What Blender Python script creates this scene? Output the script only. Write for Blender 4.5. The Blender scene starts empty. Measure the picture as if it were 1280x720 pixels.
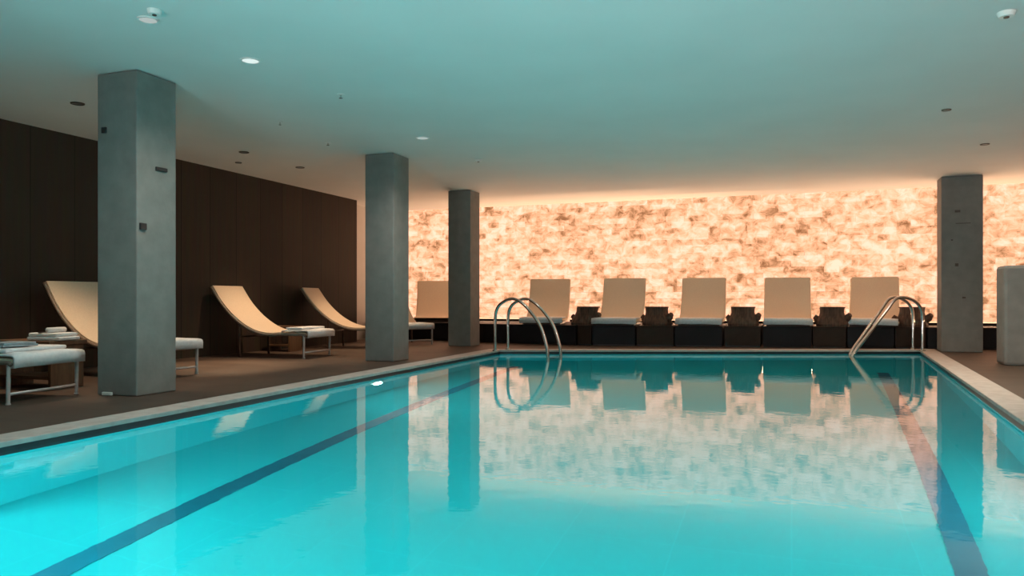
import bpy, bmesh, math, random
from mathutils import Vector, Matrix
R = random.Random(7)
sc = bpy.context.scene
COL = sc.collection

# ------------------------------------------------------------------ camera geometry
F = 960.0; CX = 640.0; HY = 375.0; H = 0.85       # focal length in px, horizon row, eye height
UX, UY = 0.342, 0.9397
def W(X, D, z=0.0):            # camera-frame ground coords -> room coords
    return Vector((X*UY - D*UX, X*UX + D*UY, z))
def PZ(px, py, z):             # point at pixel px,py lying at height z
    D = (z-H)*F/(HY-py)
    return W((px-CX)/F*D, D, z)
def PD(px, D, z=0.0):
    return W((px-CX)/F*D, D, z)

# ------------------------------------------------------------------ materials
def new_mat(name):
    m = bpy.data.materials.new(name); m.use_nodes = True
    nt = m.node_tree; nt.nodes.clear()
    out = nt.nodes.new('ShaderNodeOutputMaterial')
    return m, nt, out
def N(nt, t, **kw):
    n = nt.nodes.new(t)
    for k, v in kw.items():
        if k.startswith('i_'): n.inputs[k[2:].replace('_', ' ')].default_value = v
        else: setattr(n, k, v)
    return n
def ramp(nt, stops, fac=None):
    r = nt.nodes.new('ShaderNodeValToRGB')
    e = r.color_ramp.elements
    e[0].position, e[0].color = stops[0][0], (*stops[0][1], 1)
    e[1].position, e[1].color = stops[-1][0], (*stops[-1][1], 1)
    for p, c in stops[1:-1]:
        x = e.new(p); x.color = (*c, 1)
    if fac is not None: nt.links.new(fac, r.inputs[0])
    return r
def mottled(name, c1, c2, scale=4, rough=0.6, metal=0.0, stretch=(1, 1, 1), bump=0.0, bscale=40, spec=0.5, coords='Object'):
    m, nt, out = new_mat(name)
    L = nt.links.new
    tc = N(nt, 'ShaderNodeTexCoord'); mp = N(nt, 'ShaderNodeMapping'); mp.inputs['Scale'].default_value = stretch
    L(tc.outputs[coords], mp.inputs[0])
    no = N(nt, 'ShaderNodeTexNoise'); no.inputs['Scale'].default_value = scale; no.inputs['Detail'].default_value = 6
    L(mp.outputs[0], no.inputs['Vector'])
    r = ramp(nt, [(0.32, c1), (0.68, c2)], no.outputs['Fac'])
    b = N(nt, 'ShaderNodeBsdfPrincipled')
    b.inputs['Roughness'].default_value = rough; b.inputs['Metallic'].default_value = metal
    b.inputs['Specular IOR Level'].default_value = spec
    L(r.outputs[0], b.inputs['Base Color'])
    if bump:
        n2 = N(nt, 'ShaderNodeTexNoise'); n2.inputs['Scale'].default_value = bscale; n2.inputs['Detail'].default_value = 4
        L(mp.outputs[0], n2.inputs['Vector'])
        bp = N(nt, 'ShaderNodeBump'); bp.inputs['Strength'].default_value = bump; bp.inputs['Distance'].default_value = 0.01
        L(n2.outputs['Fac'], bp.inputs['Height']); L(bp.outputs[0], b.inputs['Normal'])
    L(b.outputs[0], out.inputs[0])
    return m

def s(r, g, b):                # sRGB 0-255 -> linear
    f = lambda v: (v/255/12.92) if v/255 <= .04045 else ((v/255+.055)/1.055)**2.4
    return (f(r), f(g), f(b))

M = {}
M['concrete'] = mottled('concrete', (.165, .165, .158), (.205, .203, .193), 6, .85, bump=.25, bscale=30)
M['ceiling'] = mottled('ceiling_paint', (.72, .72, .70), (.76, .76, .74), 1.0, .9)
M['pale_wall'] = mottled('pale_plaster', (.5, .47, .44), (.56, .53, .50), 2, .9)
M['rear_wall'] = mottled('rear_plaster', (.30, .28, .26), (.34, .32, .30), 2, .9)
M['beige'] = mottled('beige_mesh_fabric', (.60, .49, .37), (.66, .54, .41), 60, .9, bump=.2, bscale=400)
M['shell'] = mottled('brown_shell', (.055, .03, .018), (.085, .045, .025), 8, .5)
M['frame'] = mottled('silver_powder_coat', (.42, .42, .42), (.48, .48, .48), 6, .4, metal=.3)
M['towel'] = mottled('white_towel', (.66, .70, .74), (.76, .79, .82), 30, .95, bump=.6, bscale=250)
M['grey_cloth'] = mottled('grey_blue_cloth', (.20, .25, .28), (.28, .33, .36), 20, .95)
M['darkitem'] = mottled('dark_plastic', (.02, .02, .022), (.03, .03, .032), 10, .4)
M['rail'] = mottled('taupe_rail', (.16, .125, .10), (.20, .155, .125), 6, .5)
M['steel'] = mottled('polished_steel', (.62, .60, .57), (.70, .68, .64), 5, .14, metal=1.0)
M['navy'] = mottled('navy_tile', (.005, .006, .009), (.008, .009, .013), 5, .6, spec=.25)
M['brownp'] = mottled('brown_panel', (.022, .013, .009), (.032, .019, .013), 6, .6, spec=.25)
M['log'] = mottled('dark_root_wood', (.035, .018, .012), (.12, .065, .042), 6, .75, stretch=(5, 5, .8), bump=.8, bscale=16)
M['tablewood'] = mottled('oak_wood', (.075, .038, .018), (.13, .068, .032), 4, .55, stretch=(1, 8, 1))
M['coping'] = mottled('stone_coping', (.36, .32, .30), (.46, .42, .40), 9, .6)
M['band'] = mottled('waterline_tile', (.012, .016, .022), (.02, .025, .032), 10, .3)
M['white_plastic'] = mottled('white_plastic', (.74, .74, .72), (.8, .8, .78), 10, .4)
M['dark_metal'] = mottled('dark_trim_metal', (.06, .05, .04), (.09, .075, .065), 10, .5, metal=.4)
M['lane'] = mottled('blue_lane_tile', (.0, .155, .235), (.0, .18, .27), 6, .4)

def emit_mat(name, col, st):
    m, nt, out = new_mat(name)
    e = N(nt, 'ShaderNodeEmission'); e.inputs[0].default_value = (*col, 1); e.inputs[1].default_value = st
    nt.links.new(e.outputs[0], out.inputs[0]); return m
M['lens_on'] = emit_mat('lit_lens', (.85, 1, .97), .9)
M['pool_lens'] = emit_mat('pool_lamp_lens', (.5, 1, .96), 2.0)
M['lens_dim'] = emit_mat('dim_lens', (.85, 1, .97), .5)
M['lens_off'] = mottled('unlit_lens', (.10, .09, .08), (.14, .12, .11), 10, .3)
M['led'] = emit_mat('warm_led', (1.0, .62, .34), 3.0)

def floor_mat():
    m, nt, out = new_mat('dark_deck_tile'); L = nt.links.new
    tc = N(nt, 'ShaderNodeTexCoord')
    br = N(nt, 'ShaderNodeTexBrick'); br.offset = .5
    br.inputs['Scale'].default_value = 1.0
    br.inputs['Brick Width'].default_value = 1.2; br.inputs['Row Height'].default_value = .3
    br.inputs['Mortar Size'].default_value = .004
    br.inputs['Color1'].default_value = (.072, .050, .038, 1); br.inputs['Color2'].default_value = (.090, .063, .048, 1)
    br.inputs['Mortar'].default_value = (.04, .03, .024, 1)
    L(tc.outputs['Object'], br.inputs['Vector'])
    no = N(nt, 'ShaderNodeTexNoise'); no.inputs['Scale'].default_value = 3; no.inputs['Detail'].default_value = 6
    L(tc.outputs['Object'], no.inputs['Vector'])
    mx = N(nt, 'ShaderNodeMix', data_type='RGBA', blend_type='MULTIPLY'); mx.inputs['Factor'].default_value = .6
    r = ramp(nt, [(.3, (.6, .6, .6)), (.7, (1, 1, 1))], no.outputs['Fac'])
    L(br.outputs['Color'], mx.inputs[6]); L(r.outputs[0], mx.inputs[7])
    b = N(nt, 'ShaderNodeBsdfPrincipled'); b.inputs['Roughness'].default_value = .55
    b.inputs['Specular IOR Level'].default_value = .3
    L(mx.outputs[2], b.inputs['Base Color']); L(b.outputs[0], out.inputs[0]); return m
M['floor'] = floor_mat()

def panel_mat():               # dark brown vertical-board wall
    m, nt, out = new_mat('dark_brown_boards'); L = nt.links.new
    tc = N(nt, 'ShaderNodeTexCoord'); sp = N(nt, 'ShaderNodeSeparateXYZ'); L(tc.outputs['Object'], sp.inputs[0])
    mu = N(nt, 'ShaderNodeMath', operation='MULTIPLY'); mu.inputs[1].default_value = 1.7; L(sp.outputs['Y'], mu.inputs[0])
    fl = N(nt, 'ShaderNodeMath', operation='FLOOR'); L(mu.outputs[0], fl.inputs[0])
    wn = N(nt, 'ShaderNodeTexWhiteNoise', noise_dimensions='1D'); L(fl.outputs[0], wn.inputs['W'])
    fr = N(nt, 'ShaderNodeMath', operation='FRACT'); L(mu.outputs[0], fr.inputs[0])
    lt = N(nt, 'ShaderNodeMath', operation='GREATER_THAN'); lt.inputs[1].default_value = .025; L(fr.outputs[0], lt.inputs[0])
    r = ramp(nt, [(0, (.040, .029, .021)), (1, (.054, .038, .027))], wn.outputs['Value'])
    no = N(nt, 'ShaderNodeTexNoise'); no.inputs['Scale'].default_value = 2
    mp = N(nt, 'ShaderNodeMapping'); mp.inputs['Scale'].default_value = (1, 8, .6); L(tc.outputs['Object'], mp.inputs[0]); L(mp.outputs[0], no.inputs['Vector'])
    mx = N(nt, 'ShaderNodeMix', data_type='RGBA', blend_type='MULTIPLY'); mx.inputs['Factor'].default_value = .5
    L(r.outputs[0], mx.inputs[6]); L(no.outputs['Color'], mx.inputs[7])
    m2 = N(nt, 'ShaderNodeMix', data_type='RGBA'); m2.inputs[6].default_value = (.012, .009, .007, 1)
    L(lt.outputs[0], m2.inputs['Factor']); L(mx.outputs[2], m2.inputs[7])
    b = N(nt, 'ShaderNodeBsdfPrincipled'); b.inputs['Roughness'].default_value = .7; b.inputs['Specular IOR Level'].default_value = .25
    L(m2.outputs[2], b.inputs['Base Color']); L(b.outputs[0], out.inputs[0]); return m
M['panel'] = panel_mat()

def tile_mat():
    m, nt, out = new_mat('turquoise_pool_tile'); L = nt.links.new
    tc = N(nt, 'ShaderNodeTexCoord')
    br = N(nt, 'ShaderNodeTexBrick'); br.offset = 0
    br.inputs['Scale'].default_value = 1; br.inputs['Brick Width'].default_value = .6; br.inputs['Row Height'].default_value = .6
    br.inputs['Mortar Size'].default_value = .004
    br.inputs['Color1'].default_value = (.020, .58, .64, 1); br.inputs['Color2'].default_value = (.022, .60, .66, 1)
    br.inputs['Mortar'].default_value = (.022, .64, .70, 1)
    L(tc.outputs['Object'], br.inputs['Vector'])
    b = N(nt, 'ShaderNodeBsdfDiffuse')
    L(br.outputs['Color'], b.inputs['Color']); L(b.outputs[0], out.inputs[0]); return m
M['tile'] = tile_mat()

def water_mat():
    m, nt, out = new_mat('still_pool_water'); L = nt.links.new
    g = N(nt, 'ShaderNodeBsdfGlass'); g.inputs['IOR'].default_value = 1.33; g.inputs['Roughness'].default_value = 0.035
    g.inputs['Color'].default_value = (.93, 1, .995, 1)
    tc = N(nt, 'ShaderNodeTexCoord')
    no = N(nt, 'ShaderNodeTexNoise'); no.inputs['Scale'].default_value = 7.5; no.inputs['Detail'].default_value = 2
    L(tc.outputs['Object'], no.inputs['Vector'])
    bp = N(nt, 'ShaderNodeBump'); bp.inputs['Strength'].default_value = 1; bp.inputs['Distance'].default_value = .0007
    L(no.outputs['Fac'], bp.inputs['Height']); L(bp.outputs[0], g.inputs['Normal'])
    L(g.outputs[0], out.inputs[0]); return m
M['water'] = water_mat()

def salt_mat():
    m, nt, out = new_mat('backlit_salt_bricks'); L = nt.links.new
    at = N(nt, 'ShaderNodeAttribute'); at.attribute_name = 'tone'
    tc = N(nt, 'ShaderNodeTexCoord')
    mp = N(nt, 'ShaderNodeMapping'); mp.inputs['Scale'].default_value = (1, 1, 1.35); L(tc.outputs['Object'], mp.inputs[0])
    no = N(nt, 'ShaderNodeTexNoise'); no.inputs['Scale'].default_value = 4.6; no.inputs['Detail'].default_value = 4; no.inputs['Roughness'].default_value = .65
    no.inputs['Distortion'].default_value = .6
    L(mp.outputs[0], no.inputs['Vector'])
    n2 = N(nt, 'ShaderNodeTexNoise'); n2.inputs['Scale'].default_value = .9; n2.inputs['Detail'].default_value = 2
    L(tc.outputs['Object'], n2.inputs['Vector'])
    a = N(nt, 'ShaderNodeMath', operation='MULTIPLY_ADD'); a.inputs[1].default_value = 1.65; a.inputs[2].default_value = -.585
    L(no.outputs['Fac'], a.inputs[0])
    b = N(nt, 'ShaderNodeMath', operation='MULTIPLY_ADD'); b.inputs[1].default_value = .30; L(at.outputs['Fac'], b.inputs[0]); L(a.outputs[0], b.inputs[2])
    c = N(nt, 'ShaderNodeMath', operation='MULTIPLY_ADD'); c.inputs[1].default_value = .30; L(n2.outputs['Fac'], c.inputs[0]); L(b.outputs[0], c.inputs[2])
    r = ramp(nt, [(.12, (.24, .098, .041)), (.28, (.43, .196, .093)), (.44, (.67, .312, .164)), (.60, (.90, .405, .24)), (.84, (1.0, .52, .37))], c.outputs[0])
    e = N(nt, 'ShaderNodeEmission'); e.inputs[1].default_value = 1.7
    L(r.outputs[0], e.inputs[0])
    L(e.outputs[0], out.inputs[0]); return m, e
M['salt'], SALT_E = salt_mat()

# ------------------------------------------------------------------ mesh helpers
def obj(name, bm, mat, parent=None, smooth=False, recalc=True, bevel=0):
    if recalc: bmesh.ops.recalc_face_normals(bm, faces=bm.faces)
    me = bpy.data.meshes.new(name); bm.to_mesh(me); bm.free()
    o = bpy.data.objects.new(name, me); COL.objects.link(o)
    me.materials.append(mat)
    if smooth:
        for p in me.polygons: p.use_smooth = True
    if parent: o.parent = parent
    if bevel:
        b = o.modifiers.new('bevel', 'BEVEL'); b.width = bevel; b.segments = 2; b.limit_method = 'ANGLE'
    return o
def box(bm, x0, x1, y0, y1, z0, z1):
    v = [bm.verts.new(p) for p in ((x0,y0,z0),(x1,y0,z0),(x1,y1,z0),(x0,y1,z0),(x0,y0,z1),(x1,y0,z1),(x1,y1,z1),(x0,y1,z1))]
    for f in ((3,2,1,0),(4,5,6,7),(0,1,5,4),(1,2,6,5),(2,3,7,6),(3,0,4,7)): bm.faces.new([v[i] for i in f])
    return v
def prism(bm, pts, z0, z1):
    a = [bm.verts.new((p[0], p[1], z0)) for p in pts]; b = [bm.verts.new((p[0], p[1], z1)) for p in pts]
    n = len(pts)
    bm.faces.new(a[::-1]); bm.faces.new(b)
    for i in range(n): bm.faces.new((a[i], a[(i+1)%n], b[(i+1)%n], b[i]))
def tube(bm, pts, r, seg=12, caps=True):
    pts = [Vector(p) for p in pts]; n = len(pts); rings = []
    up = None
    for i, p in enumerate(pts):
        t = (pts[min(i+1, n-1)] - pts[max(i-1, 0)]).normalized()
        if up is None:
            up = t.orthogonal().normalized()
        up = (up - t*up.dot(t)).normalized(); si = t.cross(up)
        rr = r[i] if isinstance(r, (list, tuple)) else r
        rings.append([bm.verts.new(p + up*math.cos(2*math.pi*k/seg)*rr + si*math.sin(2*math.pi*k/seg)*rr) for k in range(seg)])
    for a, b in zip(rings, rings[1:]):
        for k in range(seg): bm.faces.new((a[k], a[(k+1)%seg], b[(k+1)%seg], b[k]))
    if caps: bm.faces.new(rings[0][::-1]); bm.faces.new(rings[-1])
def disc_cyl(bm, c, r, z0, z1, seg=28, r2=None):
    r2 = r if r2 is None else r2
    a = [bm.verts.new((c[0]+r*math.cos(2*math.pi*k/seg), c[1]+r*math.sin(2*math.pi*k/seg), z0)) for k in range(seg)]
    b = [bm.verts.new((c[0]+r2*math.cos(2*math.pi*k/seg), c[1]+r2*math.sin(2*math.pi*k/seg), z1)) for k in range(seg)]
    bm.faces.new(a[::-1]); bm.faces.new(b)
    for k in range(seg): bm.faces.new((a[k], a[(k+1)%seg], b[(k+1)%seg], b[k]))
def catmull(pts, n=8):
    P = [Vector(p) for p in pts]; P = [2*P[0]-P[1]] + P + [2*P[-1]-P[-2]]; out = []
    for i in range(1, len(P)-2):
        for k in range(n):
            t = k/n; a, b, c, d = P[i-1], P[i], P[i+1], P[i+2]
            out.append(.5*((2*b)+(c-a)*t+(2*a-5*b+4*c-d)*t*t+(3*b-a-3*c+d)*t**3))
    out.append(P[-2]); return out
def slab(bm, prof, w, th, round_=0.0, nseg=6):
    """ribbon following prof (x,z points), width w (y), thickness th (downwards along normal)"""
    prof = [Vector((p[0], p[1])) for p in prof]; n = len(prof); rows = []
    for i, p in enumerate(prof):
        t = (prof[min(i+1, n-1)] - prof[max(i-1, 0)]).normalized(); nn = Vector((-t.y, t.x))
        if nn.y < 0: nn = -nn
        q = p - nn*th
        rows.append(((p.x, p.y), (q.x, q.y)))
    V = []
    for (a, b) in rows:
        V.append([bm.verts.new((a[0], -w/2, a[1])), bm.verts.new((a[0], w/2, a[1])), bm.verts.new((b[0], w/2, b[1])), bm.verts.new((b[0], -w/2, b[1]))])
    for a, b in zip(V, V[1:]):
        for k in range(4): bm.faces.new((a[k], a[(k+1)%4], b[(k+1)%4], b[k]))
    bm.faces.new(V[0]); bm.faces.new(V[-1][::-1])

def thing(name, label, cat, loc, rz=0, group=None):
    o = bpy.data.objects.new(name, None); COL.objects.link(o); o.empty_display_size = .1
    o.location = loc; o.rotation_euler = (0, 0, rz); o['label'] = label; o['category'] = cat
    if group: o['group'] = group
    return o
def tag(o, label, cat, group=None):
    o['label'] = label; o['category'] = cat
    if group: o['group'] = group
    return o
def struct(o): o['kind'] = 'structure'; return o
def dup(root, loc, rz, label):
    r = root.copy(); COL.objects.link(r); r.location = loc; r.rotation_euler = (0, 0, rz); r['label'] = label
    for ch in list(root.children):
        c = ch.copy(); COL.objects.link(c); c.parent = r
        for g in list(ch.children):
            d = g.copy(); COL.objects.link(d); d.parent = c
    return r

# ------------------------------------------------------------------ room
XL, XR, Y0, YB, HC = -8.32, 7.4, -5.0, 16.45, 2.88
YE = 15.58                       # ceiling edge in front of the salt wall
WATER = -.06; DEPTH = -1.35
inn = [W(-5.0, -1.3), W(.66, -1.3), W(6.895, 13.0), W(-.205, 13.0)]       # pool inner edge NL NR FR FL
def offset(poly, d):
    n = len(poly); out = []
    for i in range(n):
        p0, p1, p2 = poly[i-1], poly[i], poly[(i+1)%n]
        e1 = (p1-p0).normalized(); e2 = (p2-p1).normalized()
        n1 = Vector((e1.y, -e1.x, 0)); n2 = Vector((e2.y, -e2.x, 0))
        b = (n1+n2).normalized(); out.append(p1 + b*(d/ b.dot(n1)))
    return out
outr = offset(inn, .26)
room = [Vector((XL-.4, Y0, 0)), Vector((XR, Y0, 0)), Vector((XR, YB, 0)), Vector((XL-.4, YB, 0))]
def ring(bm, A, B, z0, z1):      # frame slab between polygon A (inner) and B (outer)
    for i in range(4):
        j = (i+1)%4
        prism_pts = [A[i], A[j], B[j], B[i]]
    a0 = [bm.verts.new((p.x, p.y, z0)) for p in A]; a1 = [bm.verts.new((p.x, p.y, z1)) for p in A]
    b0 = [bm.verts.new((p.x, p.y, z0)) for p in B]; b1 = [bm.verts.new((p.x, p.y, z1)) for p in B]
    for i in range(4):
        j = (i+1)%4
        bm.faces.new((a1[i], a1[j], b1[j], b1[i])); bm.faces.new((a0[j], a0[i], b0[i], b0[j]))
        bm.faces.new((a0[i], a0[j], a1[j], a1[i])); bm.faces.new((b0[j], b0[i], b1[i], b1[j]))
bm = bmesh.new(); ring(bm, outr, room, -.12, 0); struct(obj('floor', bm, M['floor']))
bm = bmesh.new(); ring(bm, inn, outr, -.028, .006); o = struct(obj('trim_1', bm, M['coping'], bevel=.006)); o['label'] = 'pale stone coping around the pool edge'
# pool basin: waterline band + tiled shell
bm = bmesh.new(); ring(bm, offset(inn, .012), offset(inn, .2), -.16, -.028); o = struct(obj('trim_2', bm, M['band'])); o['label'] = 'dark tile band under the coping at the waterline'
bm = bmesh.new()
bi = offset(inn, .012)
ring(bm, bi, offset(inn, .2), DEPTH-.1, -.16)
q = [bm.verts.new((p.x, p.y, DEPTH)) for p in offset(inn, .1)]; bm.faces.new(q)
o = struct(obj('pool_basin', bm, M['tile'], recalc=False)); o['label'] = 'turquoise tiled pool basin'
bm = bmesh.new(); q = [bm.verts.new((p.x, p.y, WATER)) for p in offset(inn, .03)]; bm.faces.new(q)
o = struct(obj('pool_water', bm, M['water'], recalc=False)); o['label'] = 'still turquoise pool water'

# lane lines on the pool floor (points found through the refracting surface)
def refr(px, py, depth):
    D = (H-WATER)*F/(py-HY); X = (px-CX)/F*D
    hx, hy = (px-CX)/F, 1.0; n = math.hypot(hx, hy)
    ang = math.atan2((py-HY)/F, n); si = math.cos(ang)/1.33; t = si/math.sqrt(1-si*si)
    return W(X + hx/n*t*depth, D + hy/n*t*depth, DEPTH)
dep = WATER-DEPTH
def lane(p1, p2, w, n, ext=2.2):
    a = refr(*p1, dep); b = refr(*p2, dep); d = (b-a).normalized(); a2 = a - d*3.2; b2 = b + d*ext
    sd = Vector((-d.y, d.x, 0))*w/2
    bm = bmesh.new(); prism(bm, [a2-sd, b2-sd, b2+sd, a2+sd], DEPTH-.01, DEPTH+.006)
    return struct(obj('trim_%d' % n, bm, M['lane']))
lane((104, 699), (590, 479), .15, 3)['label'] = 'dark blue lane line on the pool floor at the left'
lane((1208, 700), (1168, 600), .15, 4, 6.3)['label'] = 'dark blue lane line on the pool floor at the right'

# walls
bm = bmesh.new(); box(bm, XL-.12, XL, Y0, 13.62, 0, HC); struct(obj('wall_left', bm, M['panel']))
bm = bmesh.new(); box(bm, XL-.55, XL-.4, 13.2, YB+.2, 0, 3.3); struct(obj('trim_5', bm, M['pale_wall']))['label'] = 'pale wall return beyond the dark panelled wall'
bm = bmesh.new(); box(bm, XL-.4, XL-.12, 13.50, 13.60, 0, HC); struct(obj('trim_6', bm, M['panel']))
bm = bmesh.new(); box(bm, XR, XR+.15, Y0, YB, 0, 3.3); struct(obj('wall_right', bm, M['rear_wall']))
bm = bmesh.new(); box(bm, XL-.12, XR+.15, Y0-.15, Y0, -.12, 3.3); struct(obj('wall_rear', bm, M['rear_wall']))
bm = bmesh.new(); box(bm, XL-.55, XR+.15, Y0-.15, YE, HC, HC+.2); box(bm, XL-.55, XR+.15, YE, YB+.2, 3.22, 3.3)
struct(obj('ceiling', bm, M['ceiling']))

# salt-brick wall: one mesh of irregular backlit bricks
bm = bmesh.new()
lay = bm.faces.layers.float.new('tone')
z = 0.0
while z < 3.2:
    h = R.choice([.10, .12, .14, .16]); h = min(h, 3.22-z)
    x = XL-.4 - R.random()*.3
    while x < XR:
        w = R.uniform(.14, .42); y = YB - .02 - R.random()*.05
        n0 = len(bm.faces)
        x0, x1, z0, z1 = max(x, XL-.4), min(x+w, XR), z, z+h
        if x1 > x0+.01:
            v = box(bm, x0+.002, x1-.002, y, YB+.05, z0+.002, z1-.002)
            j = lambda: R.uniform(-.012, .012)
            for k in (0, 1, 4, 5): v[k].co.y += j(); v[k].co.x += j()*.3
            bm.faces.ensure_lookup_table(); t = R.random()
            for f in bm.faces[n0:]: f[lay] = t
        x += w
    z += h
o = struct(obj('wall_back', bm, M['salt'])); o['label'] = 'glowing wall of backlit salt bricks'
bm = bmesh.new(); box(bm, XL-.4, XR, YB+.05, YB+.2, 0, 3.3); struct(obj('trim_7', bm, M['rear_wall']))['label'] = 'solid wall behind the salt bricks'
# LED strip in the ceiling cove
bm = bmesh.new(); box(bm, XL-.3, XR-.1, YE+.16, YE+.22, 3.17, 3.22)
tag(obj('light_strip', bm, M['led']), 'warm light strip in the ceiling recess above the salt brick wall', 'light strip')

# ------------------------------------------------------------------ columns
def column(name, corner, w, label, marks=(), wy=None):
    wy = wy or w
    t = thing(name, label, 'column', (corner.x, corner.y, 0))
    bm = bmesh.new(); box(bm, -w, 0, 0, wy, 0, HC-.004); obj('shaft', bm, M['concrete'], t, bevel=.012)
    return t
# corner = near-right corner of the square shaft
c1 = column('concrete_column', PD(171, 6.74), .46, 'square concrete column nearest the camera, with small black fixtures on its faces')
def px_on_face(root, px, py, face, w=.46):
    # face 'f': plane y=root.y ; face 'r': plane x=root.x
    k = (px-CX)/F
    dirx, diry = k*UY-UX, k*UX+UY
    D = root.location.y/diry if face == 'f' else root.location.x/dirx
    p = W(k*D, D, H + (HY-py)/F*D)
    return p - root.location
def mark(root, px, py, face, wx, hz, mat='darkitem', name='bolt', th=.02):
    p = px_on_face(root, px, py, face); bm = bmesh.new()
    if face == 'f': box(bm, p.x-wx/2, p.x+wx/2, -th, .004, p.z-hz/2, p.z+hz/2)
    else: box(bm, -.004, th, p.y-wx/2, p.y+wx/2, p.z-hz/2, p.z+hz/2)
    return obj(name, bm, M[mat], root, bevel=.006)
mark(c1, 131, 163, 'f', .05, .055, name='socket'); mark(c1, 201, 212, 'r', .13, .035, name='bracket')
mark(c1, 178, 283, 'r', .07, .06, name='socket'); mark(c1, 135, 492, 'f', .11, .03, 'white_plastic', 'floor_label')
c2 = column('concrete_column', PD(492, 10.55), .45, 'square concrete column second from the camera, in front of the farthest loungers')
c3 = column('concrete_column', PD(588, 14.1), .45, 'square concrete column behind the corner of the pool, left of the left ladder')
c4 = column('concrete_column', PD(1229, 12.42), .60, 'square concrete column right of the pool, in front of the glowing wall', wy=.4)
for (px, py, a, b) in ((1197, 264, .08, .04), (1196, 331, .05, .05), (1204, 279, .22, .012), (1190, 300, .03, .02), (1205, 372, .05, .03)):
    mark(c4, px, py, 'f', a, b, name='chip', mat='dark_metal', th=.004)
# concrete partition at the right edge
pc = PD(1255, 9.95)
bm = bmesh.new(); box(bm, pc.x, pc.x+2.2, pc.y, pc.y+.42, 0, 1.30)
tag(obj('partition_wall', bm, M['concrete'], bevel=.04), 'low grey concrete partition wall at the right edge of the deck', 'partition')

# ------------------------------------------------------------------ loungers
def lounger_parts(t, prof, w, legs=True):
    top = catmull([(x, 0, z) for x, z in prof], 6); pr = [(p.x, p.z) for p in top]
    bm = bmesh.new(); slab(bm, pr, w-.05, .028); obj('sling', bm, M['beige'], t, smooth=False, bevel=.008)
    low = []
    n = len(pr)
    for i, p in enumerate(pr):
        a = Vector(pr[max(i-1, 0)]); b = Vector(pr[min(i+1, n-1)]); tt = (b-a).normalized(); nn = Vector((-tt.y, tt.x)); nn = nn if nn.y > 0 else -nn
        low.append((p[0]-nn.x*.03, p[1]-nn.y*.03))
    bm = bmesh.new(); slab(bm, low, w-.09, .014); obj('backing', bm, M['shell'], t)
    for sy in (-1, 1):
        bm = bmesh.new(); tube(bm, [(x, sy*(w/2-.018), z-.004) for x, z in low], .019, 10)
        obj('side_rail', bm, M['rail'] if legs else M['beige'], t, smooth=True)
    if legs:
        for x0, lean in ((-.04, -.03), (-1.12, .0)):
            for sy in (-1, 1):
                y = sy*(w/2-.02)
                zt = .335 if x0 > -.5 else .49
                bm = bmesh.new()
                tube(bm, catmull([(x0-.005, y, zt), (x0-.005, y, zt*.7), (x0-.008, y, zt*.35), (x0+lean*.3, y, .008)], 5), [.017]*16, 10)
                disc_cyl(bm, (x0+lean*.3, y), .022, 0, .012, 12)
                obj('leg', bm, M['frame'] if x0 > -.5 else M['shell'], t, smooth=True)
        for x0, z0, r0 in ((-.05, .305, .014), (-1.12, .30, .014), (-.05, .085, .013)):
            bm = bmesh.new(); tube(bm, [(x0, -w/2+.02, z0), (x0, w/2-.02, z0)], r0, 8); obj('crossbar', bm, M['frame'] if x0 > -.5 else M['shell'], t, smooth=True)
        for sy in (-1, 1):
            bm = bmesh.new(); tube(bm, [(-.9, sy*(w/2-.06), .36), (-1.34, sy*(w/2-.06), .66)], .010, 8); obj('back_strut', bm, M['shell'], t, smooth=True)
    else:
        bm = bmesh.new(); box(bm, -1.0, -.06, -w/2+.06, w/2-.06, 0, .075); obj('base', bm, M['shell'], t, bevel=.01)
        for sy in (-1, 1):
            bm = bmesh.new(); tube(bm, [(-1.0, sy*(w/2-.1), .05), (-1.24, sy*(w/2-.1), .40)], .014, 8); obj('back_strut', bm, M['shell'], t, smooth=True)
DECK_PROF = [(0, .355), (-.06, .375), (-.40, .375), (-.66, .37), (-.86, .41), (-1.06, .505), (-1.25, .645), (-1.43, .83), (-1.60, 1.07)]
LOW_PROF = [(0, .085), (-.05, .105), (-.45, .11), (-.78, .11), (-.93, .15), (-1.07, .25), (-1.20, .40), (-1.32, .60), (-1.44, .92)]
def towel(name, loc, rz, w, z, ln, label, th=.035, extra=True, group='white towels on the loungers', drop=.05):
    """folded towel on the foot end: a slab with an apron over the foot edge and a second folded layer"""
    t = thing(name, label, 'towel', loc, rz, group)
    pr = [(.035, z-drop), (.036, z-.005), (.028, z+.022), (.005, z+th-.002), (-.05, z+th+.004)]
    nn = 9
    for i in range(1, nn+1):
        x = -.05-(ln-.05)*i/nn; pr.append((x, z+th+.004*math.sin(i*1.9)))
    pr += [(-ln-.012, z+th*.55), (-ln-.010, z+.004)]
    bm = bmesh.new()
    n = len(pr); rows = []
    for x, zz in pr:
        row = []
        for k in range(7):
            y = -w/2 + w*k/6; dz = .003*math.sin(k*2.1+x*9); edge = (.008 if k in (0, 6) else 0)
            row.append(bm.verts.new((x, y, zz+dz-edge)))
        rows.append(row)
    for a, b in zip(rows, rows[1:]):
        for k in range(6): bm.faces.new((a[k], a[k+1], b[k+1], b[k]))
    o = obj('lower_fold', bm, M['towel'], t, smooth=True)
    m = o.modifiers.new('thick', 'SOLIDIFY'); m.thickness = .016; m.offset = -1
    if extra:
        bm = bmesh.new(); x1 = -.10; x0 = -ln+.03
        v = box(bm, x0, x1, -w/2+.05, w/2-.06, z+th+.002, z+th+.034)
        o2 = obj('upper_fold', bm, M['towel'], t, bevel=.012)
    return t

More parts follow.
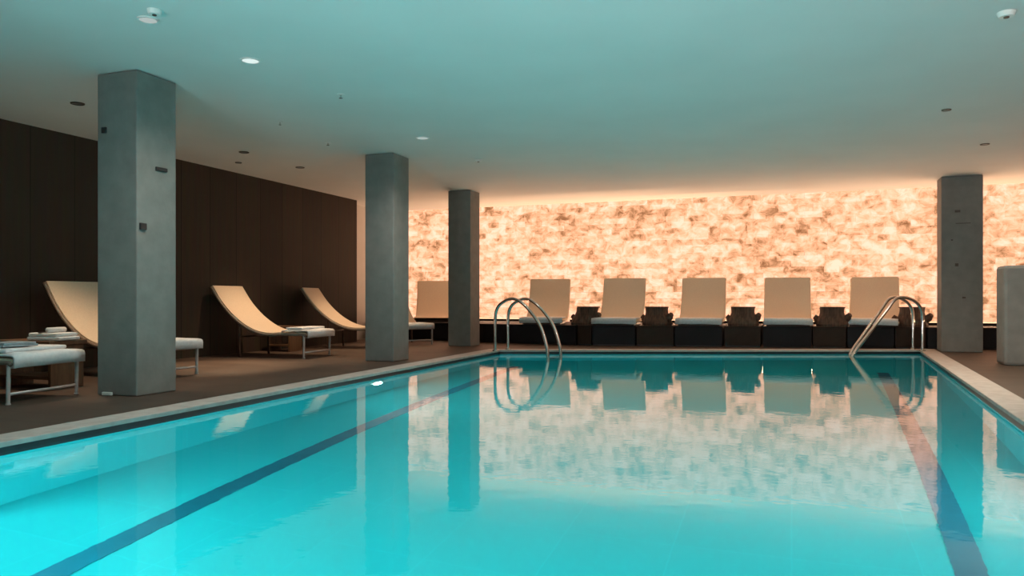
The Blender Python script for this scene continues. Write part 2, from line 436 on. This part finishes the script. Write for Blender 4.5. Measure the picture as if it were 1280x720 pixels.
LW = .78
def place(o, foot_near, rz):
    # foot_near: near foot corner; the lounger's origin is the foot centre on the ground
    c, s_ = math.cos(rz), math.sin(rz)
    o.location = (foot_near[0] - s_*LW/2, foot_near[1] + c*LW/2, 0); o.rotation_euler = (0, 0, rz)
GD = 'loungers along the dark wall'
lab = ['beige sun lounger cut by the left edge of the photo',
       'beige curved sun lounger behind the nearest concrete column',
       'beige curved sun lounger standing free between the first and second columns',
       'beige curved sun lounger half hidden by the second concrete column']
deck = [((-5.91, 4.43), math.radians(9)), ((-6.43, 6.28), math.radians(-5)), ((-6.60, 9.42), math.radians(4)), ((-6.52, 11.75), math.radians(12))]
t0 = thing('sun_lounger', lab[0], 'sun lounger', (0, 0, 0), 0, GD); lounger_parts(t0, DECK_PROF, LW)
lobs = []
for i, (fn, rz) in enumerate(deck):
    o = t0 if i == 0 else dup(t0, (0, 0, 0), 0, lab[i])
    place(o, fn, rz); lobs.append(o)
lobs[0].scale = (.86, 1, 1)
# lounger in the corner, facing the pool, seen between the second and third columns
fA, hA = PD(519, 14.5), PD(497, 15.2)
rzc = math.atan2(fA.y-hA.y, fA.x-hA.x)
o = dup(t0, (fA.x, fA.y, 0), rzc, 'beige deck lounger in the far corner, its back hidden by the second column'); lobs.append(o)
tl = ['thick white folded towel on the foot of the lounger at the left edge',
      'white towel on the lounger foot poking out right of the nearest column',
      'white towel on the foot of the free standing lounger between two columns',
      'white towel on the foot of the lounger half hidden by the second column',
      'white towel on the lounger in the far corner between the columns']
for i, o in enumerate(lobs):
    towel('folded_towel', o.location, o.rotation_euler.z, LW-.01, .38, (.50, .44, .40, .44, .44)[i], tl[i], extra=(i in (0, 2)), drop=.075)
# grey cloth and tray of things on the first towel
b0 = lobs[0].location
bm = bmesh.new()
for k in range(2): box(bm, -.40, -.14, -.30+.01*k, .02-.02*k, .457+.019*k, .475+.019*k)
o = tag(obj('folded_cloth', bm, M['grey_cloth'], bevel=.006), 'small grey blue folded cloth on the towel of the lounger at the left edge', 'cloth'); o.location = b0

# side tables between the loungers
def side_table(loc, rz, sx, sy, h, label):
    t = thing('side_table', label, 'side table', loc, rz, 'low wooden side tables by the dark wall')
    bm = bmesh.new(); box(bm, -sx/2, sx/2, -sy/2, sy/2, h-.045, h); obj('tabletop', bm, M['tablewood'], t, bevel=.006)
    bm = bmesh.new(); box(bm, -sx/2+.03, sx/2-.03, -sy/2+.03, sy/2-.03, .09, .12); obj('shelf', bm, M['tablewood'], t, bevel=.004)
    for a in (-1, 1):
        bm = bmesh.new(); box(bm, a*(sx/2-.035)-.018, a*(sx/2-.035)+.018, -sy/2+.03, sy/2-.03, 0, h-.045); obj('side_panel', bm, M['tablewood'], t, bevel=.004)
    return t
st1 = side_table(Vector((-6.95, 5.52, 0)), 0, .75, .42, .46, 'low wooden side table behind the lounger at the left edge')
st2 = side_table(PD(356, 12.8), math.radians(4), .46, .42, .42, 'low wooden side table behind the free standing lounger')
# st3 = side_table(Vector((-7.1, 8.2, 0)), 0, .62, .5, .40, 'low wooden side table in shade between the nearest column and the free standing lounger')
# folded things on the first side table
t = thing('towel_stack', 'small white towels with a dark strap on the side table behind the leftmost lounger', 'towel', (-6.75, 5.50, .46), .1)
for k in range(2):
    bm = bmesh.new(); box(bm, -.19+.02*k, .19-.03*k, -.13, .13, .001+.037*k, .037+.037*k); obj('towel_layer', bm, M['towel'], t, bevel=.012)
bm = bmesh.new(); box(bm, -.05, -.01, -.135, .135, .0745, .082); obj('strap', bm, M['darkitem'], t)
bm = bmesh.new(); tube(bm, [(.03, -.1, .1), (.03, .1, .1)], .026, 14); obj('rolled_cloth', bm, M['towel'], t, smooth=True)

# ------------------------------------------------------------------ plinths behind the pool
FRONT = [Vector((XL-1, 14.62, 0)), PD(560, 16.0), PD(604, 15.35), PD(740, 14.25), PD(1160, 13.36)]
FRONT.append(FRONT[-1]+(FRONT[-1]-FRONT[-2])*2)
def front_y(x):                       # front line of the plinth row, along the wall
    for a, b in zip(FRONT, FRONT[1:]):
        if x <= b.x: break
    return a.y + (b.y-a.y)*(x-a.x)/(b.x-a.x)
def front_at(px):                     # where the plinth front passes under pixel column px
    k = (px-CX)/F; D = 14.5
    for _ in range(30):
        p = W(k*D, D); D += (front_y(p.x)-p.y)*.8
    return W(k*D, D)
PH = .375
plin = [(440, 720, 'navy'), (721, 739, 'brown'), (740, 794, 'navy'), (795, 842, 'brown'), (843, 903, 'navy'), (905, 951, 'brown'),
        (953, 1015, 'navy'), (1016, 1058, 'brown'), (1059, 1118, 'navy'), (1119, 1158, 'brown'), (1159, 1275, 'navy')]
pl_lab = {0: 'long navy block of the plinth row at its left end, behind the third column',
          1: 'narrow brown block of the plinth row under the first root wood stool',
          2: 'navy block under the second lounger from the left of the back row',
          3: 'brown block under the second root wood stool from the left',
          4: 'navy block under the middle lounger of the back row',
          5: 'brown block under the third root wood stool from the left',
          6: 'navy block under the fourth lounger of the back row',
          7: 'brown block under the fourth root wood stool, left of the right ladder',
          8: 'navy block under the last lounger of the back row, behind the right ladder',
          9: 'brown block under the stool behind the right ladder posts',
          10: 'navy block of the plinth row at its right end, behind the right column'}
for i, (a, b, kind) in enumerate(plin):
    pa, pb = front_at(a), front_at(b)
    if i == 0: pa = Vector((XL-.38, front_y(XL-.38), 0))
    if i == len(plin)-1: pb = Vector((XR-.02, front_y(pb.x), 0))
    ins = .03 if kind == 'brown' else 0
    t = thing('plinth_block', pl_lab[i], 'plinth', ((pa.x+pb.x)/2, (pa.y+pb.y)/2, 0), 0, 'dark blocks under the back row of loungers')
    cx, cy = t.location.x, t.location.y
    def outl(g, dy):
        mid = [(f.x-cx, f.y+dy-cy) for f in FRONT if pa.x+.05 < f.x < pb.x-.05]
        return [(pa.x+g-cx, pa.y+dy-cy)] + mid + [(pb.x-g-cx, pb.y+dy-cy), (pb.x-g-cx, YB-.09-cy), (pa.x+g-cx, YB-.09-cy)]
    bm = bmesh.new(); prism(bm, outl(.006, ins), .03, PH-.02 if kind == 'brown' else PH-.02)
    obj('body', bm, M['navy' if kind == 'navy' else 'brownp'], t, bevel=.004)
    bm = bmesh.new(); prism(bm, outl(.004, ins-.012), PH-.02, PH)
    obj('cap', bm, M['navy' if kind == 'navy' else 'brownp'], t, bevel=.004)
    bm = bmesh.new(); prism(bm, outl(.02, .05), 0, .03)
    obj('toe_kick', bm, M['darkitem'], t)

# back-row loungers
BW = .86
brow = [(545, 541, 'beige lounger on the plinth between second and third columns, without a towel'),
        (688, 676, 'first lounger of the back row right of the third column, behind the left ladder'),
        (781, 767, 'second lounger of the back row, between the first and second root wood stools'),
        (880, 873, 'middle lounger of the back row, between the second and third root wood stools'),
        (984, 985, 'fourth lounger of the back row, between the third and fourth root wood stools'),
        (1093, 1090, 'last lounger of the back row, partly behind the right ladder')]
tb = None
TWL = ('white towel on the back row lounger behind the left ladder', 'white towel on the lounger between the first and second root wood stools',
       'white towel on the middle lounger of the back row', 'white towel on the lounger between the third and fourth root wood stools',
       'white towel on the last back row lounger, behind the right ladder')
for i, (hx, fx, lb) in enumerate(brow):
    foot = front_at(fx); k = (fx-CX)/F; v = W(k, 1).normalized()
    foot = foot + v*.07 + (v*.22 if i == 0 else v*0)
    kh = (hx-CX)/F; D = 14.0
    for _ in range(400):                       # walk out along the head's pixel ray to the lounger's length
        D += .01; hp = W(kh*D, D)
        if (hp-foot).dot(v) > 1.43: break
    d = (foot-hp); ang = math.atan2(d.y, d.x)
    if tb is None:
        tb = thing('sun_lounger', lb, 'sun lounger', (0, 0, 0), 0, 'beige loungers in front of the glowing wall'); lounger_parts(tb, LOW_PROF, BW, legs=False); o = tb
    else: o = dup(tb, (0, 0, 0), 0, lb)
    o.location = (foot.x, foot.y, PH); o.rotation_euler = (0, 0, ang)
    if i: towel('folded_towel', (foot.x, foot.y, PH), ang, BW-.03, .114, .62, TWL[i-1], extra=False, th=.03, drop=.08)

# root-wood stools
def stool(px, tilt, lb, seed, src=None):
    rr = random.Random(seed)
    p = front_at(px) + Vector((0, .30, 0))
    k = (px-CX)/F; D = p.y/(k*UX+UY); p = W(k*D, D, PH)
    t = thing('root_wood_stool', lb, 'stool', p, math.radians(-20), 'root wood stools between the back row loungers')
    # trunk: squarish block widening into a flared root base
    bm = bmesh.new(); seg = 20; rings = []
    levels = [(0, .275), (.04, .285), (.09, .27), (.14, .25), (.19, .225), (.25, .21), (.30, .212), (.33, .215)]
    ph = rr.random()*6
    for z, r in levels:
        ring_ = []
        for q in range(seg):
            a = 2*math.pi*q/seg
            sq = 1/max(abs(math.cos(a)), abs(math.sin(a)))**.55
            wob = 1 + .05*math.sin(3*a+ph+z*6) + .03*math.sin(7*a+ph*2) + rr.uniform(-.012, .012)
            ring_.append(bm.verts.new((math.cos(a)*r*sq*wob*.95 + tilt*z, math.sin(a)*r*sq*wob*.7, z)))
        rings.append(ring_)
    for a, b in zip(rings, rings[1:]):
        for q in range(seg): bm.faces.new((a[q], a[(q+1)%seg], b[(q+1)%seg], b[q]))
    bm.faces.new(rings[0][::-1]); bm.faces.new(rings[-1])
    obj('trunk', bm, M['log'], t, smooth=False)
    for sgn, z0 in ((-1, .12), (1, .16)):
        bm = bmesh.new()
        tube(bm, catmull([(sgn*.17+tilt*.1, 0, .098), (sgn*.25+tilt*.1, .01, z0-.01), (sgn*.285+tilt*.1, 0, z0+.03), (sgn*.315+tilt*.1, -.01, z0+.055)], 4), [.085, .08, .075, .07, .068, .066, .062, .058, .052, .045, .045, .048, .04], 12)
        obj('root', bm, M['log'], t, smooth=True)
    bm = bmesh.new()
    tp = [(v[0]) for v in []]
    pts = []
    for q in range(seg):
        a = 2*math.pi*q/seg; sq = 1/max(abs(math.cos(a)), abs(math.sin(a)))**.55
        pts.append((math.cos(a)*.218*sq*.97+tilt*.33, math.sin(a)*.218*sq*.72))
    prism(bm, pts, .331, .352); obj('seat_top', bm, M['log'], t, bevel=.004)
    return t
stool(731, .25, 'first root wood stool of the back row, leaning, right of the left ladder', 1)
stool(821, 0, 'second root wood stool from the left of the back row', 2)
stool(929, .0, 'third root wood stool from the left of the back row', 3)
stool(1040, .03, 'fourth root wood stool of the back row, left of the right ladder', 4)
stool(1140, 0, 'root wood stool behind the posts of the right ladder', 5)

# ------------------------------------------------------------------ pool ladders
def ladder(name, label, A, B):
    """A, B: lists of 3D points for each handrail in room coords"""
    base = (A[0]+B[0])/2; base.z = 0
    t = thing(name, label, 'pool ladder', base, 0)
    for rail in (A, B):
        bm = bmesh.new(); tube(bm, [p-base for p in catmull(rail, 8)], .026, 14); obj('handrail', bm, M['steel'], t, smooth=True)
        bm = bmesh.new(); r0 = rail[0]-base; disc_cyl(bm, (r0.x, r0.y), .05, .006, .022, 20, .046); obj('flange', bm, M['steel'], t, smooth=False, bevel=.003)
    for zt in (-.30, -.58, -.86):
        def at(rail):
            c = catmull(rail, 8)[len(catmull(rail, 8))//2:]
            return min(c, key=lambda p: abs(p.z-zt)) - base
        a, b = at(A), at(B); a.z = b.z = zt
        bm = bmesh.new(); d = (b-a).normalized(); n = Vector((-d.y, d.x, 0))*.04
        pts = [a-n, b-n, b+n, a+n]; prism(bm, [(p.x, p.y) for p in pts], zt-.012, zt+.012); obj('tread', bm, M['steel'], t, bevel=.004)
    return t
def rail_pts(p, q, prof):
    """p deck post (x,y), q water end; prof = (fraction, z)"""
    return [Vector((p.x+(q.x-p.x)*f, p.y+(q.y-p.y)*f, z)) for f, z in prof]
left_prof = [(0, .006), (0, .25), (0, .50), (.02, .66), (.10, .78), (.28, .865), (.45, .84), (.66, .68), (.86, .42), (.97, .12), (1.0, -.08), (1.0, -.4), (1.0, -1.0)]
A = rail_pts(PD(619, 12.75), PD(685, 12.3), left_prof)
B = rail_pts(PD(635, 13.13), PD(701, 12.72), left_prof)
ladder('pool_ladder', 'curved steel pool ladder at the far left corner of the pool', A, B)
right_prof = [(0, .006), (0, .30), (0, .55), (.02, .70), (.10, .82), (.24, .89), (.38, .87), (.50, .70), (.66, .46), (.82, .22), (.95, .02), (1.0, -.12), (.98, -.45), (.98, -1.0)]
A = rail_pts(PD(1153, 12.70), PD(1065, 12.42), right_prof)
B = rail_pts(PD(1141, 13.12), PD(1062, 12.80), right_prof)
ladder('pool_ladder', 'angular steel pool ladder at the far right corner of the pool', A, B)

# ------------------------------------------------------------------ lights in the pool wall
def pool_lamp(p, inward, label, power):
    t = thing('pool_light', label, 'pool light', p, math.atan2(inward.y, inward.x), 'underwater lights in the pool walls')
    def ringx(bm, r, x0, x1, seg=28):
        a = [bm.verts.new((x0, r*math.cos(2*math.pi*k/seg), r*math.sin(2*math.pi*k/seg))) for k in range(seg)]
        b = [bm.verts.new((x1, r*.96*math.cos(2*math.pi*k/seg), r*.96*math.sin(2*math.pi*k/seg))) for k in range(seg)]
        bm.faces.new(a); bm.faces.new(b[::-1])
        for k in range(seg): bm.faces.new((a[k], a[(k+1)%seg], b[(k+1)%seg], b[k]))
    bm = bmesh.new(); ringx(bm, .14, 0, .022); obj('housing', bm, M['steel'], t)
    bm = bmesh.new(); ringx(bm, .11, .022, .034); obj('lens', bm, M['pool_lens'], t)
    l = bpy.data.lights.new('pool_lamp_light', 'AREA'); l.shape = 'DISK'; l.size = .2; l.energy = power; l.color = (.78, 1, .97)
    lo = bpy.data.objects.new('pool_lamp_light', l); COL.objects.link(lo)
    lo.location = p + inward*.04
    lo.rotation_euler = (inward + Vector((0, 0, -.0))).to_track_quat('-Z', 'Y').to_euler()
    return t
def on_edge(a, b, D):            # point on the inner pool edge a-b at camera depth D
    for i in range(200):
        f = i/199; p = a + (b-a)*f
        d = -UX*p.x + UY*p.y
        if d >= D: return p
    return b
dl = (inn[3]-inn[0]).normalized(); dr = (inn[2]-inn[1]).normalized()
nl = Vector((dl.y, -dl.x, 0)); nr = Vector((-dr.y, dr.x, 0))
for D, lb, pw in ((3.9, 'left wall at the left edge of the photo', 45), (8.9, 'left wall in front of the second column', 36)):
    p = on_edge(inn[0], inn[3], D); p.z = -.52; pool_lamp(p+nl*-.012, nl, 'round underwater light in the ' + lb, pw)
for D, lb, pw in ((4.4, 'right wall nearest the right edge of the photo', 30),):
    p = on_edge(inn[1], inn[2], D); p.z = -.75; pool_lamp(p+nr*-.012, nr, 'round underwater light in the ' + lb, pw)
dn = (inn[1]-inn[0]).normalized(); nn_ = Vector((-dn.y, dn.x, 0))
for f, lb in ((.2, 'left'), (.5, 'middle'), (.8, 'right')):  # added lamps behind the camera to light the pool floor evenly
    p = inn[0]+(inn[1]-inn[0])*f; p.z = -.6; pool_lamp(p-nn_*.012, nn_, 'added round underwater light in the near end wall of the pool, ' + lb + ' one', 140)

# ------------------------------------------------------------------ ceiling fixtures
def ceil_fix(px, py, r, kind, label): return ceil_at(PZ(px, py, HC), r, kind, label)
def ceil_at(p, r, kind, label):
    if kind == 'off': r *= .8
    t = thing({'lit': 'ceiling_downlight', 'off': 'recessed_downlight', 'dot': 'smoke_detector', 'spr': 'ceiling_sprinkler'}[kind], label,
              {'lit': 'ceiling light', 'off': 'ceiling light', 'dot': 'smoke detector', 'spr': 'sprinkler'}[kind], p)
    if kind in ('lit', 'off'):
        bm = bmesh.new(); seg = 32
        ri, ro = r*.8, r
        vs = [[bm.verts.new((rr_*math.cos(2*math.pi*k/seg), rr_*math.sin(2*math.pi*k/seg), z)) for k in range(seg)] for rr_, z in ((ro, -.001), (ro*.98, -.010), (ri, -.010), (ri, -.001))]
        for a, b in zip(vs, vs[1:]):
            for k in range(seg): bm.faces.new((a[k], a[(k+1)%seg], b[(k+1)%seg], b[k]))
        obj('ring', bm, M['white_plastic'] if kind == 'lit' else M['dark_metal'], t)
        bm = bmesh.new(); disc_cyl(bm, (0, 0), ri*.99, -.006, -.001, 28); obj('lens', bm, M['lens_off' if kind == 'off' else ('lens_on' if 'bright' in label else 'lens_dim')], t)
    elif kind == 'dot':
        bm = bmesh.new(); disc_cyl(bm, (0, 0), r*.8, -.035, -.012, 24, r); disc_cyl(bm, (0, 0), r, -.012, -.001, 24); obj('housing', bm, M['white_plastic'], t, bevel=.003)
        bm = bmesh.new(); disc_cyl(bm, (0, 0), r*.3, -.042, -.035, 16); obj('sensor', bm, M['dark_metal'], t)
    else:
        bm = bmesh.new(); disc_cyl(bm, (0, 0), r, -.008, -.001, 20); obj('escutcheon', bm, M['white_plastic'], t)
        bm = bmesh.new(); disc_cyl(bm, (0, 0), r*.25, -.035, -.008, 10); disc_cyl(bm, (0, 0), r*.5, -.038, -.035, 12); obj('nozzle', bm, M['steel'], t)
    return p
l1 = ceil_fix(313, 75, .085, 'lit', 'bright round white ceiling light right of the nearest column')
l2 = ceil_fix(185, 24, .075, 'lit', 'round white ceiling light near the top edge above the nearest column')
ceil_fix(193, 12, .05, 'dot', 'small smoke detector at the top edge above the nearest column')
l3 = ceil_fix(528, 172, .085, 'lit', 'round white ceiling light right of the second column top')
ceil_fix(598, 199, .05, 'dot', 'small smoke detector above the third column')
ceil_fix(426, 118, .04, 'spr', 'small ceiling sprinkler left of the middle, between the round white lights')
ceil_fix(350, 152, .03, 'spr', 'tiny ceiling sprinkler above the gap between the first two columns')
d1 = ceil_fix(97, 129, .085, 'off', 'dark recessed downlight left of the nearest column')
d2 = ceil_fix(305, 190, .085, 'off', 'dark recessed downlight above the dark wall, nearer of a close pair')
ceil_fix(298, 203, .06, 'off', 'small dark recessed downlight, farther of a close pair by the dark wall')
d3 = ceil_fix(375, 209, .085, 'off', 'dark recessed downlight left of the second column top')
ceil_fix(410, 178, .04, 'spr', 'faint ceiling sprinkler left of the second column')
r1 = ceil_fix(1258, 15, .06, 'dot', 'small smoke detector at the top right corner of the photo')
r2 = ceil_fix(1183, 137, .06, 'off', 'small recessed downlight in the ceiling right of the middle')
r3 = ceil_fix(1231, 180, .07, 'off', 'recessed downlight in the ceiling above the right column')

def spot(p, power, ang=70, col=(1, .66, .40), blend=.8, aim=None, size=.05):
    l = bpy.data.lights.new('spot_beam', 'SPOT'); l.energy = power; l.color = col; l.spot_size = math.radians(ang); l.spot_blend = blend
    l.shadow_soft_size = size
    o = bpy.data.objects.new('spot_beam', l); COL.objects.link(o); o.location = p
    if aim is not None: o.rotation_euler = (Vector(aim)-Vector(p)).to_track_quat('-Z', 'Y').to_euler()
    return o
WARM = (1, .66, .40); NEU = (1, .90, .76)
for p, e_, a_, am in ((d1, 210, 80, None), (d2, 520, 52, (-6.95, 7.9, 0)), (d3, 290, 84, None)): spot(p - Vector((0, 0, .03)), e_, a_, WARM, aim=am)
d4 = ceil_at(Vector((-7.05, 12.15, HC)), .085, 'off', 'added recessed downlight hidden behind the top of the second column')  # added to warm the half hidden lounger; no such downlight is visible
spot(d4 - Vector((0, 0, .03)), 230, 64, WARM)
spot(r3 - Vector((0, 0, .03)), 120, 140, (1, .78, .55))
for x, y, lb in ((3.6, 8.2, 'beside the concrete partition'), (3.6, 4.6, 'nearer the camera than the partition')):  # added out-of-view lights for the partition and the right column
    t = ceil_at(Vector((x, y, HC)), .085, 'lit', 'added round ceiling light over the right deck, ' + lb)
    spot(t - Vector((0, 0, .03)), 55, 150, (1, .80, .60))
for p in (l1, l2, l3): spot(p - Vector((0, 0, .03)), 120 if p is l3 else 70, 150, NEU)
for p in (r1, r2): spot(p - Vector((0, 0, .03)), 300, 160, (1, .82, .62))
# added ceiling lights beside and behind the camera, out of view, for neutral fill
for x, y, lb in ((1.45, 1.6, 'right row, beside the camera'), (1.45, -2.2, 'right row, behind the camera')):
    k = W(0, 0); t = ceil_at(Vector((x, y, HC)), .085, 'lit', 'added round white ceiling light of the ' + lb)
    spot(t - Vector((0, 0, .03)), 60, 150, NEU)
# uplights added behind the camera, out of view, to lighten the ceiling
for x, lb in ((-2.6, 'left'), (-.4, 'middle'), (1.8, 'right')):
    t = thing('added_uplight', lb + ' added floor uplight on the deck behind the camera, lighting the ceiling', 'added floor light', (x, -2.6, 0))
    bm = bmesh.new(); disc_cyl(bm, (0, 0), .11, 0, .16, 24, .13); obj('housing', bm, M['dark_metal'], t)
    bm = bmesh.new(); disc_cyl(bm, (0, 0), .11, .16, .166, 24); obj('lens', bm, M['lens_on'], t)
    spot(Vector((x, -2.6, .22)), 900, 96, (1, .90, .85), .9, aim=(x+.6, .8, HC), size=.1)
# strips added along the foot of the salt wall to warm the ceiling
for k in range(4):
    x0 = XL-.2 + k*3.9
    l = bpy.data.lights.new('added_foot_light', 'AREA'); l.shape = 'RECTANGLE'; l.size = 3.7; l.size_y = .05; l.energy = 100; l.color = (1, .61, .36)
    o = bpy.data.objects.new('added_foot_light', l); COL.objects.link(o); o.location = (x0+1.9, YB-.16, .45)
    t = thing('light_strip', ('first', 'second', 'third', 'last')[k] + ' added warm strip light of four along the foot of the salt brick wall', 'light strip', (x0+1.9, YB-.16, PH), 0, 'added strip lights behind the back row loungers')
    bm = bmesh.new(); box(bm, -1.85, 1.85, -.03, .03, 0, .05); obj('housing', bm, M['navy'], t)
    bm = bmesh.new(); box(bm, -1.84, 1.84, -.022, .022, .05, .056); obj('lens', bm, M['led'], t)
    o.rotation_euler = Vector((0, -.28, 1)).to_track_quat('-Z', 'Y').to_euler()

# ------------------------------------------------------------------ world + camera
w = bpy.data.worlds.new('dark_surround'); sc.world = w; w.use_nodes = True
w.node_tree.nodes['Background'].inputs[0].default_value = (.02, .02, .02, 1); w.node_tree.nodes['Background'].inputs[1].default_value = 0.2
cam = bpy.data.cameras.new('camera'); cam.sensor_width = 36; cam.lens = 27.0; cam.clip_start = .02
cam.shift_y = 15/1280
co = bpy.data.objects.new('camera', cam); COL.objects.link(co)
co.location = (0, 0, H); fwd = W(0, 1); co.rotation_euler = Vector((fwd.x, fwd.y, 0)).to_track_quat('-Z', 'Y').to_euler()
sc.camera = co
sc.view_settings.view_transform = 'Standard'; sc.view_settings.look = 'None'; sc.view_settings.gamma = 1
sc.view_settings.use_curve_mapping = False; sc.view_settings.exposure = 0
c = sc.cycles
c.use_denoising = True; c.max_bounces = 10; c.diffuse_bounces = 5; c.glossy_bounces = 5; c.transmission_bounces = 8
c.sample_clamp_indirect = 4; c.caustics_reflective = True; c.caustics_refractive = True; c.blur_glossy = .3
